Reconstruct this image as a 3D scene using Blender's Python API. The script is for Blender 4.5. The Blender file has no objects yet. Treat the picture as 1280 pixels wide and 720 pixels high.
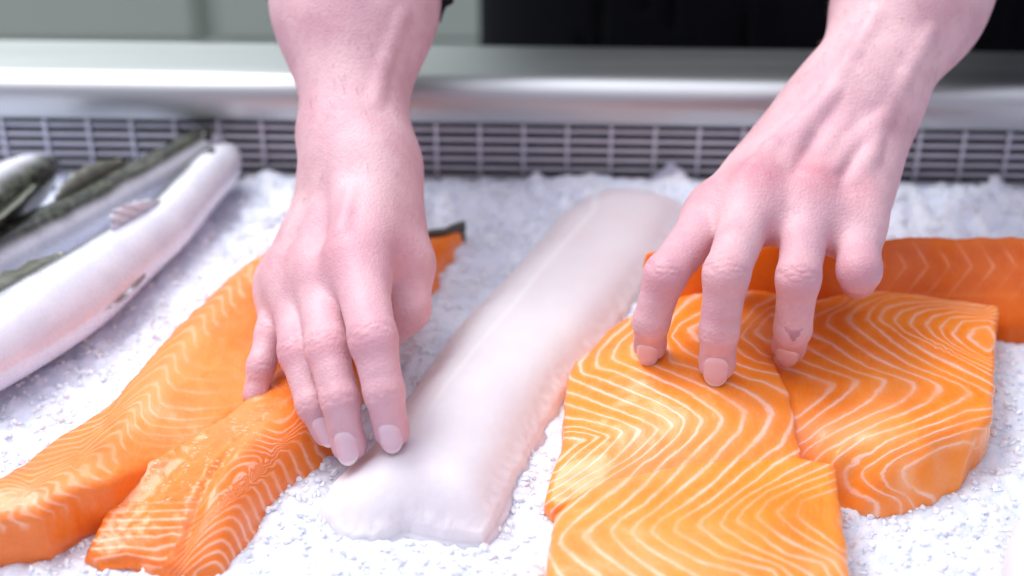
import bpy, math, random
import numpy as np
from mathutils import Vector
from mathutils.geometry import delaunay_2d_cdt

random.seed(7); RNG = np.random.default_rng(11)
scene = bpy.context.scene
COL = scene.collection

# ------------------------------------------------------------------ camera model (metres, ice surface is z = 0)
PITCH = math.radians(33); DIST = .75; LENS = 60.0
FPX = 1280 * LENS / 36
CAM = np.array([0, -DIST * math.cos(PITCH), DIST * math.sin(PITCH)])
FWD = np.array([0, math.cos(PITCH), -math.sin(PITCH)])
UPV = np.array([0, math.sin(PITCH), math.cos(PITCH)])

def ray(px, py):
    return FWD + np.array([1., 0, 0]) * (px - 640) / FPX + UPV * (360 - py) / FPX
def at_z(px, py, z):                     # the point of the place at height z seen at a spot of the photograph
    r = ray(px, py); return CAM + r * ((z - CAM[2]) / r[2])
def at_d(px, py, d):
    return CAM + ray(px, py) * d
def trace_xy(P):                         # photo coordinates of points (used to read traced fat lines)
    q = P - CAM; d = q @ FWD
    return np.stack([640 + FPX * q[:, 0] / d, 360 - FPX * (q @ UPV) / d], 1)

# ------------------------------------------------------------------ object helpers
def link(o, parent=None):
    COL.objects.link(o)
    if parent is not None: o.parent = parent
    return o
def tag(o, label=None, cat=None, group=None, kind=None):
    if label: o['label'] = label
    if cat: o['category'] = cat
    if group: o['group'] = group
    if kind: o['kind'] = kind
    return o
def empty(name, loc=(0, 0, 0)):
    o = bpy.data.objects.new(name, None); o.location = loc; o.empty_display_size = .02
    return link(o)
def make(name, V, Fc, mat, parent=None, attrs=None, smooth=True, mats=None):
    me = bpy.data.meshes.new(name)
    V = np.asarray(V, dtype=float)
    off = np.zeros(3)
    if parent is not None: off = np.array(parent.location)
    me.from_pydata((V - off).tolist(), [], Fc if isinstance(Fc, list) else Fc.tolist())
    me.update()
    if smooth: me.polygons.foreach_set('use_smooth', [True] * len(me.polygons))
    for k, a in (attrs or {}).items():
        at = me.attributes.new(k, 'FLOAT', 'POINT'); at.data.foreach_set('value', np.asarray(a, dtype=np.float32))
    me.materials.append(mat)
    o = bpy.data.objects.new(name, me)
    return link(o, parent)
def box_data(x0, x1, y0, y1, z0, z1):
    V = [(x, y, z) for x in (x0, x1) for y in (y0, y1) for z in (z0, z1)]
    F = [(0, 1, 3, 2), (4, 6, 7, 5), (0, 4, 5, 1), (2, 3, 7, 6), (0, 2, 6, 4), (1, 5, 7, 3)]
    return V, F
def boxes(name, L, mat, parent=None, bevel=0):
    V = []; F = []
    for b in L:
        v, f = box_data(*b); n = len(V); V += v; F += [tuple(i + n for i in q) for q in f]
    o = make(name, V, F, mat, parent, smooth=False)
    if bevel:
        m = o.modifiers.new('bevel', 'BEVEL'); m.width = bevel; m.segments = 3
    return o

# ------------------------------------------------------------------ noise (numpy)
def hash2(ix, iy, s=0):
    n = (ix.astype(np.int64) * 374761393 + iy.astype(np.int64) * 668265263 + s * 974711) & 0x7fffffff
    n = (n ^ (n >> 13)) * 1274126177 & 0x7fffffff
    n = (n ^ (n >> 16)) * 668265263 & 0x7fffffff
    return ((n >> 7) & 0xffff) / 65535.0
def vnoise(x, y, s=0):
    ix = np.floor(x); iy = np.floor(y); fx = x - ix; fy = y - iy
    fx = fx * fx * (3 - 2 * fx); fy = fy * fy * (3 - 2 * fy)
    a = hash2(ix, iy, s); b = hash2(ix + 1, iy, s); c = hash2(ix, iy + 1, s); d = hash2(ix + 1, iy + 1, s)
    return (a * (1 - fx) + b * fx) * (1 - fy) + (c * (1 - fx) + d * fx) * fy - .5
def worley(x, y, s=0):
    ix = np.floor(x); iy = np.floor(y); best = np.full(x.shape, 9.); val = np.zeros(x.shape)
    for dx in (-1, 0, 1):
        for dy in (-1, 0, 1):
            cx = ix + dx; cy = iy + dy
            d = np.hypot(cx + hash2(cx, cy, s) - x, cy + hash2(cx, cy, s + 5) - y)
            m = d < best; best = np.where(m, d, best); val = np.where(m, hash2(cx, cy, s + 9), val)
    return best, val
def rbf(pts, vals, c=0., reg=1e-6):
    pts = np.asarray(pts, float); vals = np.asarray(vals, float)
    K = np.sqrt(((pts[:, None] - pts[None]) ** 2).sum(-1) + c * c)
    n = len(pts); A = np.zeros((n + 3, n + 3)); A[:n, :n] = K - np.eye(n) * reg
    Pm = np.concatenate([np.ones((n, 1)), pts], 1); A[:n, n:] = Pm; A[n:, :n] = Pm.T
    w = np.linalg.lstsq(A, np.concatenate([vals, np.zeros(3)]), rcond=None)[0]
    def f(q):
        out = np.empty(len(q))
        for i in range(0, len(q), 8000):
            qq = q[i:i + 8000]
            out[i:i + 8000] = np.sqrt(((qq[:, None] - pts[None]) ** 2).sum(-1) + c * c) @ w[:n] + w[n] + qq @ w[n + 1:]
        return out
    return f
def densify(P, step, closed=False):
    P = np.asarray(P, float); out = []
    n = len(P)
    for i in range(n if closed else n - 1):
        a = P[i]; b = P[(i + 1) % n]; m = max(1, int(round(np.linalg.norm((b - a)[:2]) / step)))
        out += [a + (b - a) * k / m for k in range(m)]
    if not closed: out.append(P[-1])
    return np.array(out)

# ------------------------------------------------------------------ material helper
class Mat:
    def __init__(s, name):
        s.m = bpy.data.materials.new(name); s.m.use_nodes = True
        s.nt = s.m.node_tree; s.bsdf = s.nt.nodes['Principled BSDF']
    def n(s, t, **kw):
        nd = s.nt.nodes.new(t)
        for k, v in kw.items(): setattr(nd, k, v)
        return nd
    def set(s, **kw):
        for k, v in kw.items():
            i = s.bsdf.inputs[k.replace('_', ' ')]
            if hasattr(v, 'is_linked') or isinstance(v, bpy.types.NodeSocket): s.nt.links.new(v, i)
            else: i.default_value = (*v, 1) if isinstance(v, tuple) and len(v) == 3 and i.type == 'RGBA' else v
        return s
    def val(s, nd, i, v):
        if isinstance(v, bpy.types.NodeSocket): s.nt.links.new(v, nd.inputs[i])
        else: nd.inputs[i].default_value = v
    def math(s, op, a, b=0., c=0., clamp=False):
        nd = s.n('ShaderNodeMath', operation=op, use_clamp=clamp)
        s.val(nd, 0, a); s.val(nd, 1, b)
        if op in ('MULTIPLY_ADD', 'SMOOTH_MIN', 'COMPARE', 'WRAP'): s.val(nd, 2, c)
        return nd.outputs[0]
    def attr(s, name):
        return s.n('ShaderNodeAttribute', attribute_name=name).outputs['Fac']
    def obj(s):
        return s.n('ShaderNodeTexCoord').outputs['Object']
    def noise(s, scale, detail=3., rough=.55, vec=None, out='Fac', dist=0.):
        nd = s.n('ShaderNodeTexNoise'); nd.inputs['Scale'].default_value = scale
        nd.inputs['Detail'].default_value = detail; nd.inputs['Roughness'].default_value = rough
        nd.inputs['Distortion'].default_value = dist
        s.nt.links.new(vec if vec is not None else s.obj(), nd.inputs['Vector']); return nd.outputs[out]
    def voro(s, scale, feature='F1', vec=None, out='Distance'):
        nd = s.n('ShaderNodeTexVoronoi', feature=feature); nd.inputs['Scale'].default_value = scale
        s.nt.links.new(vec if vec is not None else s.obj(), nd.inputs['Vector']); return nd.outputs[out]
    def scaled(s, sc):
        nd = s.n('ShaderNodeMapping'); nd.inputs['Scale'].default_value = sc
        s.nt.links.new(s.obj(), nd.inputs['Vector']); return nd.outputs[0]
    def ss(s, v, a, b, lo=0., hi=1.):
        nd = s.n('ShaderNodeMapRange', interpolation_type='SMOOTHSTEP')
        s.val(nd, 0, v); s.val(nd, 1, a); s.val(nd, 2, b); s.val(nd, 3, lo); s.val(nd, 4, hi); return nd.outputs[0]
    def mix(s, f, a, b):
        nd = s.n('ShaderNodeMix', data_type='RGBA')
        s.val(nd, 0, f)
        for i, v in ((6, a), (7, b)):
            if isinstance(v, tuple): nd.inputs[i].default_value = (*v, 1)
            else: s.nt.links.new(v, nd.inputs[i])
        return nd.outputs[2]
    def bump(s, h, strength=.3, dist=.001):
        nd = s.n('ShaderNodeBump'); nd.inputs['Strength'].default_value = strength; nd.inputs['Distance'].default_value = dist
        s.nt.links.new(h, nd.inputs['Height']); s.nt.links.new(nd.outputs[0], s.bsdf.inputs['Normal']); return s

def salmon_mat(name, flesh, deep, pale, line, width=.155, gloss=.36, wet=1., soft=0.):
    M = Mat(name)
    phi = M.attr('flow'); st = M.attr('fat'); tint = M.attr('pale'); spk = M.attr('speck')
    wob = M.math('MULTIPLY_ADD', M.noise(260, 4, .65), .24, -.12)
    p = M.math('ADD', phi, wob)
    fr = M.math('FRACT', M.math('ADD', p, .5))
    dist = M.math('MULTIPLY', M.math('ABSOLUTE', M.math('SUBTRACT', fr, .5)), 2.)        # 0 on a fat line, 1 between two
    wv = M.math('MULTIPLY_ADD', M.noise(75, 2), width * 1.9, width * .12)
    wv = M.math('MULTIPLY', wv, M.math('MULTIPLY_ADD', st, .65, .35))
    core = M.ss(dist, M.math('MULTIPLY', wv, .30), M.math('ADD', wv, .17 + soft), 1., 0.)
    core = M.math('MULTIPLY', core, M.math('MULTIPLY', st, M.math('MULTIPLY', M.ss(M.noise(70, 3), .25, .60, .38, .95), M.ss(M.noise(24, 2), .28, .55, .5, 1.))), clamp=True)
    halo = M.math('MULTIPLY', M.ss(dist, .0, .9, .30, 0.), st)
    n1 = M.ss(M.noise(38, 4), .3, .72)
    base = M.mix(n1, flesh, deep)
    fib = M.noise(900, 2, .6, vec=M.scaled((1., .25, 1.)))
    base = M.mix(M.math('MULTIPLY', M.ss(fib, .45, .75), .18), base, pale)
    base = M.mix(tint, base, pale)
    base = M.mix(halo, base, pale)
    v = M.voro(430, vec=M.scaled((1., 1.9, 1.)))
    sp = M.math('MULTIPLY', M.ss(v, .18, .42, 1., 0.), M.math('MULTIPLY', spk, M.ss(M.noise(140, 2), .45, .62)))
    colr = M.mix(M.math('MAXIMUM', core, sp), base, line)
    h = M.math('ADD', M.math('MULTIPLY', core, .55), M.math('MULTIPLY', M.noise(420, 3), .55))
    h = M.math('ADD', h, M.math('MULTIPLY', sp, .5))
    M.set(Base_Color=colr, Roughness=gloss, Subsurface_Weight=.12, Subsurface_Radius=(1., .35, .12), Subsurface_Scale=.003,
          Coat_Weight=.25 * wet, Coat_Roughness=.24, Specular_IOR_Level=.15 + .25 * wet)
    M.bump(h, .36, .0010)
    return M.m

# ------------------------------------------------------------------ filleted slabs cut to an outline
def slab(name, outline, mat, flow=None, ctrl=(), edge=.0025, step=.0013, rough=.0004, base=-.006, fat=None, pale=None, speck=None,
         parent=None, side_out=.0, mcoef=.02, ridge=None, scallop=0., zadd=None, edgefn=None, zfun=None, dome=None, relax=0):
    O3 = np.array([at_z(x, y, z) for x, y, z in outline])
    zc = list(O3) + [at_z(x, y, z) for x, y, z in ctrl]
    zf = zfun or rbf([p[:2] for p in zc], [p[2] for p in zc], mcoef, 3e-4)
    B = densify(O3, step * .8, True)[:, :2]
    area = .5 * np.sum(B[:, 0] * np.roll(B[:, 1], -1) - B[:, 1] * np.roll(B[:, 0], -1))
    if area < 0: B = B[::-1].copy()
    T = np.roll(B, -2, 0) - np.roll(B, 2, 0); T /= np.linalg.norm(T, axis=1)[:, None] + 1e-12
    N = np.stack([T[:, 1], -T[:, 0]], 1)
    for k in range(4): N = (N + np.roll(N, 1, 0) + np.roll(N, -1, 0)) / 3
    N /= np.linalg.norm(N, axis=1)[:, None]
    seed = len(outline)
    jag = (vnoise(B[:, 0] * 160, B[:, 1] * 160, seed) * 2.2 + vnoise(B[:, 0] * 500, B[:, 1] * 500, seed + 1)) * rough
    if scallop: jag = jag + scallop * np.abs(np.sin(np.cumsum(np.full(len(B), step * .8)) * 230))
    B = B + N * jag[:, None]
    nb = len(B)
    lo = B.min(0); hi = B.max(0)
    gx, gy = np.meshgrid(np.arange(lo[0], hi[0], step), np.arange(lo[1], hi[1], step * .87))
    gx = gx + (np.arange(gx.shape[0]) % 2)[:, None] * step * .5
    G = np.stack([gx.ravel(), gy.ravel()], 1) + RNG.uniform(-.12, .12, (gx.size, 2)) * step
    def inside_dist(Q):
        A = B; Bn = np.roll(B, -1, 0); ins = np.zeros(len(Q), bool); dm = np.full(len(Q), 9.)
        for i in range(0, len(Q), 3000):
            q = Q[i:i + 3000]
            cond = (A[None, :, 1] > q[:, None, 1]) != (Bn[None, :, 1] > q[:, None, 1])
            xs = (Bn[:, 0] - A[:, 0])[None] * (q[:, None, 1] - A[None, :, 1]) / ((Bn[:, 1] - A[:, 1])[None] + 1e-15) + A[None, :, 0]
            ins[i:i + 3000] = (np.sum(cond & (q[:, None, 0] < xs), 1) % 2) == 1
            dm[i:i + 3000] = np.sqrt(((q[:, None] - A[None]) ** 2).sum(-1).min(1))
        return ins, dm
    ins, dm = inside_dist(G)
    rings = []
    for off in (.12, .32, .62):
        R = B[::1] - N * (edge * off)
        ri, rd = inside_dist(R); rings.append(R[ri & (rd > edge * off * .85)])
    G = G[ins & (dm > edge * .62 + step * .5)]
    P = np.concatenate([B] + rings + [G])
    res = delaunay_2d_cdt([Vector(p) for p in P], [], [list(range(nb))], 1, 1e-7)
    V2 = np.array([tuple(v) for v in res[0]]); Ft = [tuple(f) for f in res[2]]
    _, d = inside_dist(V2)
    orig = res[3]
    isb = np.full(len(V2), -1)
    for i, o in enumerate(orig):
        for k in o:
            if k < nb: isb[i] = k
    d[isb >= 0] = 0
    ed = edgefn(V2) if edgefn else np.full(len(V2), edge)
    t = np.clip(d / ed, 0, 1)
    z = zf(V2) - ed * (1 - np.sqrt(np.clip(1 - (1 - t) ** 2, 0, 1)))
    z += (vnoise(V2[:, 0] * 90, V2[:, 1] * 90, 3) * .0012 + vnoise(V2[:, 0] * 260, V2[:, 1] * 260, 4) * .0004)
    if zadd is not None: z += zadd(V2)
    if dome is not None: z += dome(V2, d)
    if relax:
        Ed = np.array([(f[i], f[(i + 1) % len(f)]) for f in Ft for i in range(len(f))]); Ed = np.concatenate([Ed, Ed[:, ::-1]])
        deg = np.bincount(Ed[:, 0], minlength=len(z)); free = d > edge * .25
        for _ in range(relax):
            avg = np.bincount(Ed[:, 0], z[Ed[:, 1]], len(z)) / np.maximum(deg, 1); z = np.where(free, avg, z)
    V = np.concatenate([V2, z[:, None]], 1)
    idx = {int(isb[i]): i for i in range(len(V2)) if isb[i] >= 0}
    ring = [idx[k] for k in sorted(idx)]
    src = list(range(len(V))); F = list(Ft); Vl = [V]
    prev = ring; cnt = len(V); K = 6
    rv = V[ring]; nn = N[[k for k in sorted(idx)]]
    for k in range(1, K + 1):
        s = k / K
        zz = rv[:, 2] * (1 - s) + base * s
        wob = vnoise(rv[:, 0] * 200 + k * 3.1, rv[:, 1] * 200, 8) * .0012 * (1 if k < K else 0)
        bulge = side_out * math.sin(math.pi * min(1, s * .9))
        xy = rv[:, :2] + nn * (bulge + wob)[:, None]
        Vl.append(np.concatenate([xy, zz[:, None]], 1)); cur = list(range(cnt, cnt + len(ring))); cnt += len(ring)
        for i in range(len(ring)):
            j = (i + 1) % len(ring); F.append((prev[i], cur[i], cur[j], prev[j]))
        src += ring; prev = cur
    V = np.concatenate(Vl); src = np.array(src)
    uv = trace_xy(V)
    # sides that face away from the tracing take the value of the rim above them
    uvr = trace_xy(V[src])
    attrs = {}
    one = np.ones(len(V))
    side = np.zeros(len(V)); side[len(V2):] = 1
    attrs['flow'] = flow(uv, uvr, side) if flow else one * .5
    attrs['fat'] = fat(uv, side) if fat else one
    attrs['pale'] = pale(uv, side) if pale else one * 0
    attrs['speck'] = speck(uv, side) if speck else one * 0
    return make(name, V, F, mat, parent, attrs)

def sharpen(pts, amt):
    p = np.asarray(pts, float); q = p.copy()
    for i in range(1, len(p) - 1):
        a = p[i] - p[i - 1]; b = p[i + 1] - p[i]; a = a / np.linalg.norm(a); b = b / np.linalg.norm(b)
        turn = math.acos(max(-1, min(1, a @ b)))
        if turn > .65:
            o = a - b; q[i] = p[i] + o / np.linalg.norm(o) * amt * min(1, turn / 1.4)
    return q
def lines_field(L, step=4, sharp=0.):
    P = []; Vv = []
    for k, pts in L:
        q = densify(sharpen(pts, sharp), step); P.append(q); Vv += [k] * len(q)
    P = np.concatenate(P); Vv = np.array(Vv, float)
    keep = []; seen = set()
    for i, p in enumerate(P):
        key = (round(p[0] / 2), round(p[1] / 2))
        if key not in seen: seen.add(key); keep.append(i)
    return rbf(P[keep], Vv[keep], .05, .02)
def blob(uv, x, y, sx, sy, ang=0.):
    c, s = math.cos(ang), math.sin(ang); dx = uv[:, 0] - x; dy = uv[:, 1] - y
    return np.exp(-((c * dx + s * dy) / sx) ** 2 - ((-s * dx + c * dy) / sy) ** 2)
def sstep(x, a, b):
    t = np.clip((x - a) / (b - a), 0, 1); return t * t * (3 - 2 * t)

# ------------------------------------------------------------------ lights, camera, world
w = bpy.data.worlds.new('World'); scene.world = w; w.use_nodes = True
w.node_tree.nodes['Background'].inputs[0].default_value = (.82, .82, 1.0, 1)
w.node_tree.nodes['Background'].inputs[1].default_value = .60
def area(name, loc, target, sx, sy, power, color):
    l = bpy.data.lights.new(name, 'AREA'); l.shape = 'RECTANGLE'; l.size = sx; l.size_y = sy; l.energy = power; l.color = color
    o = bpy.data.objects.new(name, l); o.location = loc
    o.rotation_euler = (Vector(target) - Vector(loc)).to_track_quat('-Z', 'Y').to_euler(); link(o); return o
area('case_light', (-.55, -.02, 1.15), (0, -.03, 0), 1.1, .7, 7.4, (.96, .95, 1.0))
area('ceiling_light', (.15, .02, 1.7), (0, -.02, 0), 2.2, 1.0, 9.8, (.92, .93, 1.0))
area('room_light', (-1.0, .8, 1.9), (-.5, 1.3, -.4), 1.6, .8, 46.0, (.95, 1.0, .96))

cd = bpy.data.cameras.new('camera'); cam = bpy.data.objects.new('camera', cd); link(cam)
cam.location = CAM; cam.rotation_euler = (math.pi / 2 - PITCH, 0, 0)
cd.lens = LENS; cd.sensor_width = 36; cd.clip_start = .01; cd.clip_end = 50
cd.dof.use_dof = True; cd.dof.focus_distance = .643; cd.dof.aperture_fstop = 4.6
scene.camera = cam
scene.view_settings.view_transform = 'Standard'; scene.view_settings.look = 'None'
scene.view_settings.exposure = 0.; scene.view_settings.gamma = 1.
scene.cycles.use_denoising = True

# ------------------------------------------------------------------ crushed ice bed
M = Mat('crushed_ice')
c1 = M.voro(260); c2 = M.voro(620)
hh = M.math('ADD', M.math('MULTIPLY', c1, .8), M.math('ADD', M.math('MULTIPLY', c2, .45), M.math('MULTIPLY', M.noise(900, 3), .35)))
icol = M.mix(M.ss(M.noise(60, 4), .35, .7), (.745, .79, .955), (.81, .84, .97))
M.set(Base_Color=icol, Roughness=.38, Subsurface_Weight=.55, Subsurface_Radius=(.8, .9, 1.), Subsurface_Scale=.010, Specular_IOR_Level=.4)
M.bump(hh, .45, .0014)
ICE = M.m
def ice_height(x, y):
    z = vnoise(x * 12, y * 12, 1) * .004 + vnoise(x * 45, y * 45, 2) * .0012 + vnoise(x * 110, y * 110, 7) * .0011
    f, v = worley(x * 95, y * 95, 3); z = z + (v - .5) * .0018 - f * .0010
    f, v = worley(x * 260, y * 260, 4); z = z + (v - .5) * .0014 - f * .0008
    bx = y - (.094 - .0288 * x)
    z = z + np.exp(-((bx + .015) / .03) ** 2) * (vnoise(x * 60, y * 40, 6) * .009 + vnoise(x * 160, y * 90, 12) * .006 + .002 - .010 * sstep(-x, .12, .26))
    for px, py, h, s in ((835, 204, .013, .0045), (842, 212, .007, .009), (1245, 226, .010, .0035), (668, 214, .005, .008), (1190, 232, .004, .02)):
        q = at_z(px, py, .004); z = z + h * np.exp(-np.hypot(x - q[0], (y - q[1]) * .8) / s)
    return z - .0015
xs = np.arange(-.56, .56, .0016); ys = np.arange(-.36, .125, .0016)
X, Y = np.meshgrid(xs, ys)
Z = ice_height(X, Y)
lim = .0975 - .0288 * X
Y = np.minimum(Y, lim)
ny, nx = X.shape
I = np.arange(nx * ny).reshape(ny, nx)
Fq = np.stack([I[:-1, :-1], I[:-1, 1:], I[1:, 1:], I[1:, :-1]], -1).reshape(-1, 4)
V = np.stack([X, Y, Z], -1).reshape(-1, 3)
ok = np.linalg.norm(V[Fq[:, 0]] - V[Fq[:, 3]], axis=1) > 1e-4
Fl = Fq[ok].tolist(); Vl = [V]; cnt = len(V)
import bmesh
bm = bmesh.new(); bmesh.ops.create_icosphere(bm, subdivisions=1, radius=1.)
ico = np.array([v.co for v in bm.verts]); icf = [tuple(v.index for v in f.verts) for f in bm.faces]; bm.free()
NCH = 15000; nbed = len(Fl)
cxy = np.stack([RNG.uniform(-.36, .36, NCH), RNG.uniform(-.26, .092, NCH)], 1)
cz = ice_height(cxy[:, 0], cxy[:, 1])
for k in range(NCH):
    sz = RNG.uniform(.0008, .0021) * (1.35 if RNG.random() < .1 else 1)
    q, _ = np.linalg.qr(RNG.normal(size=(3, 3)))
    if np.linalg.det(q) < 0: q[0] *= -1
    v = (ico * RNG.uniform(.7, 1.2, (12, 1)) * np.array([1, .75, .55])) @ q * sz
    Vl.append(v + (cxy[k, 0], cxy[k, 1], cz[k] - sz * .12)); Fl += [tuple(i + cnt for i in f) for f in icf]; cnt += 12
V = np.concatenate(Vl)
ice = make('crushed_ice', V, Fl, ICE)
M = Mat('ice_crystal'); n = M.noise(300, 2)
M.set(Base_Color=M.mix(n, (.88, .90, .98), (.95, .96, 1.0)), Roughness=.28, Transmission_Weight=.12, IOR=1.31, Specular_IOR_Level=.5)
ice.data.materials.append(M.m); mi = np.zeros(len(Fl), np.int32); mi[nbed:] = 1; ice.data.polygons.foreach_set('material_index', mi)
sm = np.ones(len(Fl), bool); sm[nbed:] = False; ice.data.polygons.foreach_set('use_smooth', sm)
tag(ice, 'bed of white crushed ice filling the display tray', None, None, 'stuff')

# ------------------------------------------------------------------ refrigerated counter: steel ledge, vent grille, duct, tray
M = Mat('brushed_steel')
n = M.noise(60, 4, .6, vec=M.scaled((.08, 6., 6.)))
M.set(Base_Color=M.mix(n, (.47, .48, .50), (.58, .59, .60)), Metallic=1., Roughness=M.math('MULTIPLY_ADD', n, .18, .33)); M.bump(n, .05, .0005)
STEEL = M.m
M = Mat('grille_wire'); n = M.noise(120, 3)
M.set(Base_Color=M.mix(n, (.54, .54, .60), (.66, .66, .72)), Metallic=.4, Roughness=.4); WIRE = M.m
M = Mat('duct_shade'); n = M.noise(30, 3)
M.set(Base_Color=M.mix(n, (.010, .009, .03), (.022, .02, .05)), Roughness=.7); DUCT = M.m  # near-black colour paints the shade of the cavity behind the grille
M = Mat('tray_plastic'); n = M.noise(30, 3)
M.set(Base_Color=M.mix(n, (.45, .46, .5), (.52, .53, .58)), Roughness=.5); TRAY = M.m

counter = empty('display_counter', (0, .105, -.04)); counter.rotation_euler[2] = 0
tag(counter, 'stainless steel counter ledge with slotted vent grille behind the ice', 'display counter')
YAW = math.radians(-1.65)
def yawed(o):
    me = o.data
    for v in me.vertices:
        x, y = v.co.x, v.co.y
        v.co.x = x * math.cos(YAW) - y * math.sin(YAW); v.co.y = x * math.sin(YAW) + y * math.cos(YAW)
    return o
# the ledge: a folded sheet profile swept along x (front face, rounded nose, flat top, back drop)
prof = [(.1215, .0262), (.108, .0258), (.1035, .0262), (.1030, .0290), (.1028, .0345)]
for a in np.linspace(0, math.pi / 2, 14): prof.append((.1148 - .012 * math.cos(a), .0360 + .012 * math.sin(a)))
prof += [(.128, .0480), (.1445, .0480)]
for a in np.linspace(math.pi / 2, 0, 6): prof.append((.1455 + .004 * math.cos(a), .0440 + .004 * math.sin(a)))
prof += [(.1495, -.10), (.1495, -.78), (.1400, -.78), (.1400, .0262)]
xs2 = np.linspace(-.85, .85, 30)
V = []; F = []; m = len(prof)
for i, x in enumerate(xs2):
    for (y, z) in prof: V.append((x, y, z))
for i in range(len(xs2) - 1):
    for j in range(m):
        k = (j + 1) % m; F.append((i * m + j, i * m + k, (i + 1) * m + k, (i + 1) * m + j))
yawed(make('steel_ledge', V, F, STEEL, counter))
L = []
zz = .0222
while zz > -.040:
    L.append((-.8, .8, .1052, .1076, zz - .0010, zz + .0010)); zz -= .0053
x = -.8
while x < .8:
    L.append((x - .0009, x + .0009, .1034, .1052, -.042, .0262)); x += .0212
yawed(boxes('vent_grille', L, WIRE, counter, .0006))
yawed(boxes('duct_panel', [(-.8, .8, .132, .136, -.10, .024), (-.8, .8, .1078, .132, -.10, -.06)], DUCT, counter))
boxes('tray', [(-.62, .62, -.42, -.412, -.07, -.012), (-.62, .62, -.412, .085, -.07, -.055), (-.628, -.62, -.42, .085, -.07, -.01), (.62, .628, -.42, .085, -.07, -.01)], TRAY, counter, .002)
boxes('front_panel', [(-.85, .85, -.455, -.43, -.78, -.02)], STEEL, counter, .003)

# ------------------------------------------------------------------ room behind: floor, wall, cabinet
M = Mat('floor_tile'); n = M.noise(6, 4)
M.set(Base_Color=M.mix(n, (.36, .38, .36), (.43, .45, .43)), Roughness=.4)
fl = boxes('floor', [(-3, 3, -2.2, 2.6, -.82, -.78)], M.m); tag(fl, kind='structure')
M = Mat('painted_wall'); n = M.noise(5, 4)
M.set(Base_Color=M.mix(n, (.56, .61, .57), (.62, .67, .63)), Roughness=.6)
wl = boxes('wall', [(-3, 3, 1.85, 1.95, -.78, 1.9)], M.m); tag(wl, kind='structure')
M = Mat('cabinet_paint'); n = M.noise(7, 4)
M.set(Base_Color=M.mix(n, (.35, .395, .36), (.39, .43, .395)), Roughness=.42); CAB = M.m
M = Mat('cabinet_plinth'); n = M.noise(7, 4)
M.set(Base_Color=M.mix(n, (.34, .40, .37), (.39, .45, .42)), Roughness=.45); PLI = M.m
cab = empty('back_cabinet', (0, 1.5, -.78)); tag(cab, 'grey green cabinet doors out of focus behind the counter', 'cabinet')
boxes('carcass', [(-1.6, 1.6, 1.325, 1.8, -.78, .12)], CAB, cab, .004)
for x0, x1 in ((-1.59, -.995), (-.985, -.388), (-.362, .235), (.245, .84), (.85, 1.45)):
    boxes('door', [(x0, x1, 1.30, 1.322, -.485, .11)], CAB, cab, .004)
boxes('plinth', [(-1.6, 1.6, 1.30, 1.323, -.78, -.492)], PLI, cab, .003)
# ------------------------------------------------------------------ salmon
SAL = salmon_mat('salmon_flesh', (1.0, .285, .022), (.97, .225, .013), (1.0, .45, .20), (1.0, .58, .43))
SAL2 = salmon_mat('salmon_flesh_left', (.93, .225, .025), (.86, .17, .014), (.98, .36, .14), (1.0, .53, .38), width=.18, soft=.14)
SALD = salmon_mat('salmon_flesh_red_shaded', (.78, .145, .006), (.62, .095, .004), (.88, .25, .035), (.98, .52, .33), gloss=.34, wet=.25)  # redder flesh, also darkened in colour for shade on the tilted face

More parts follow.
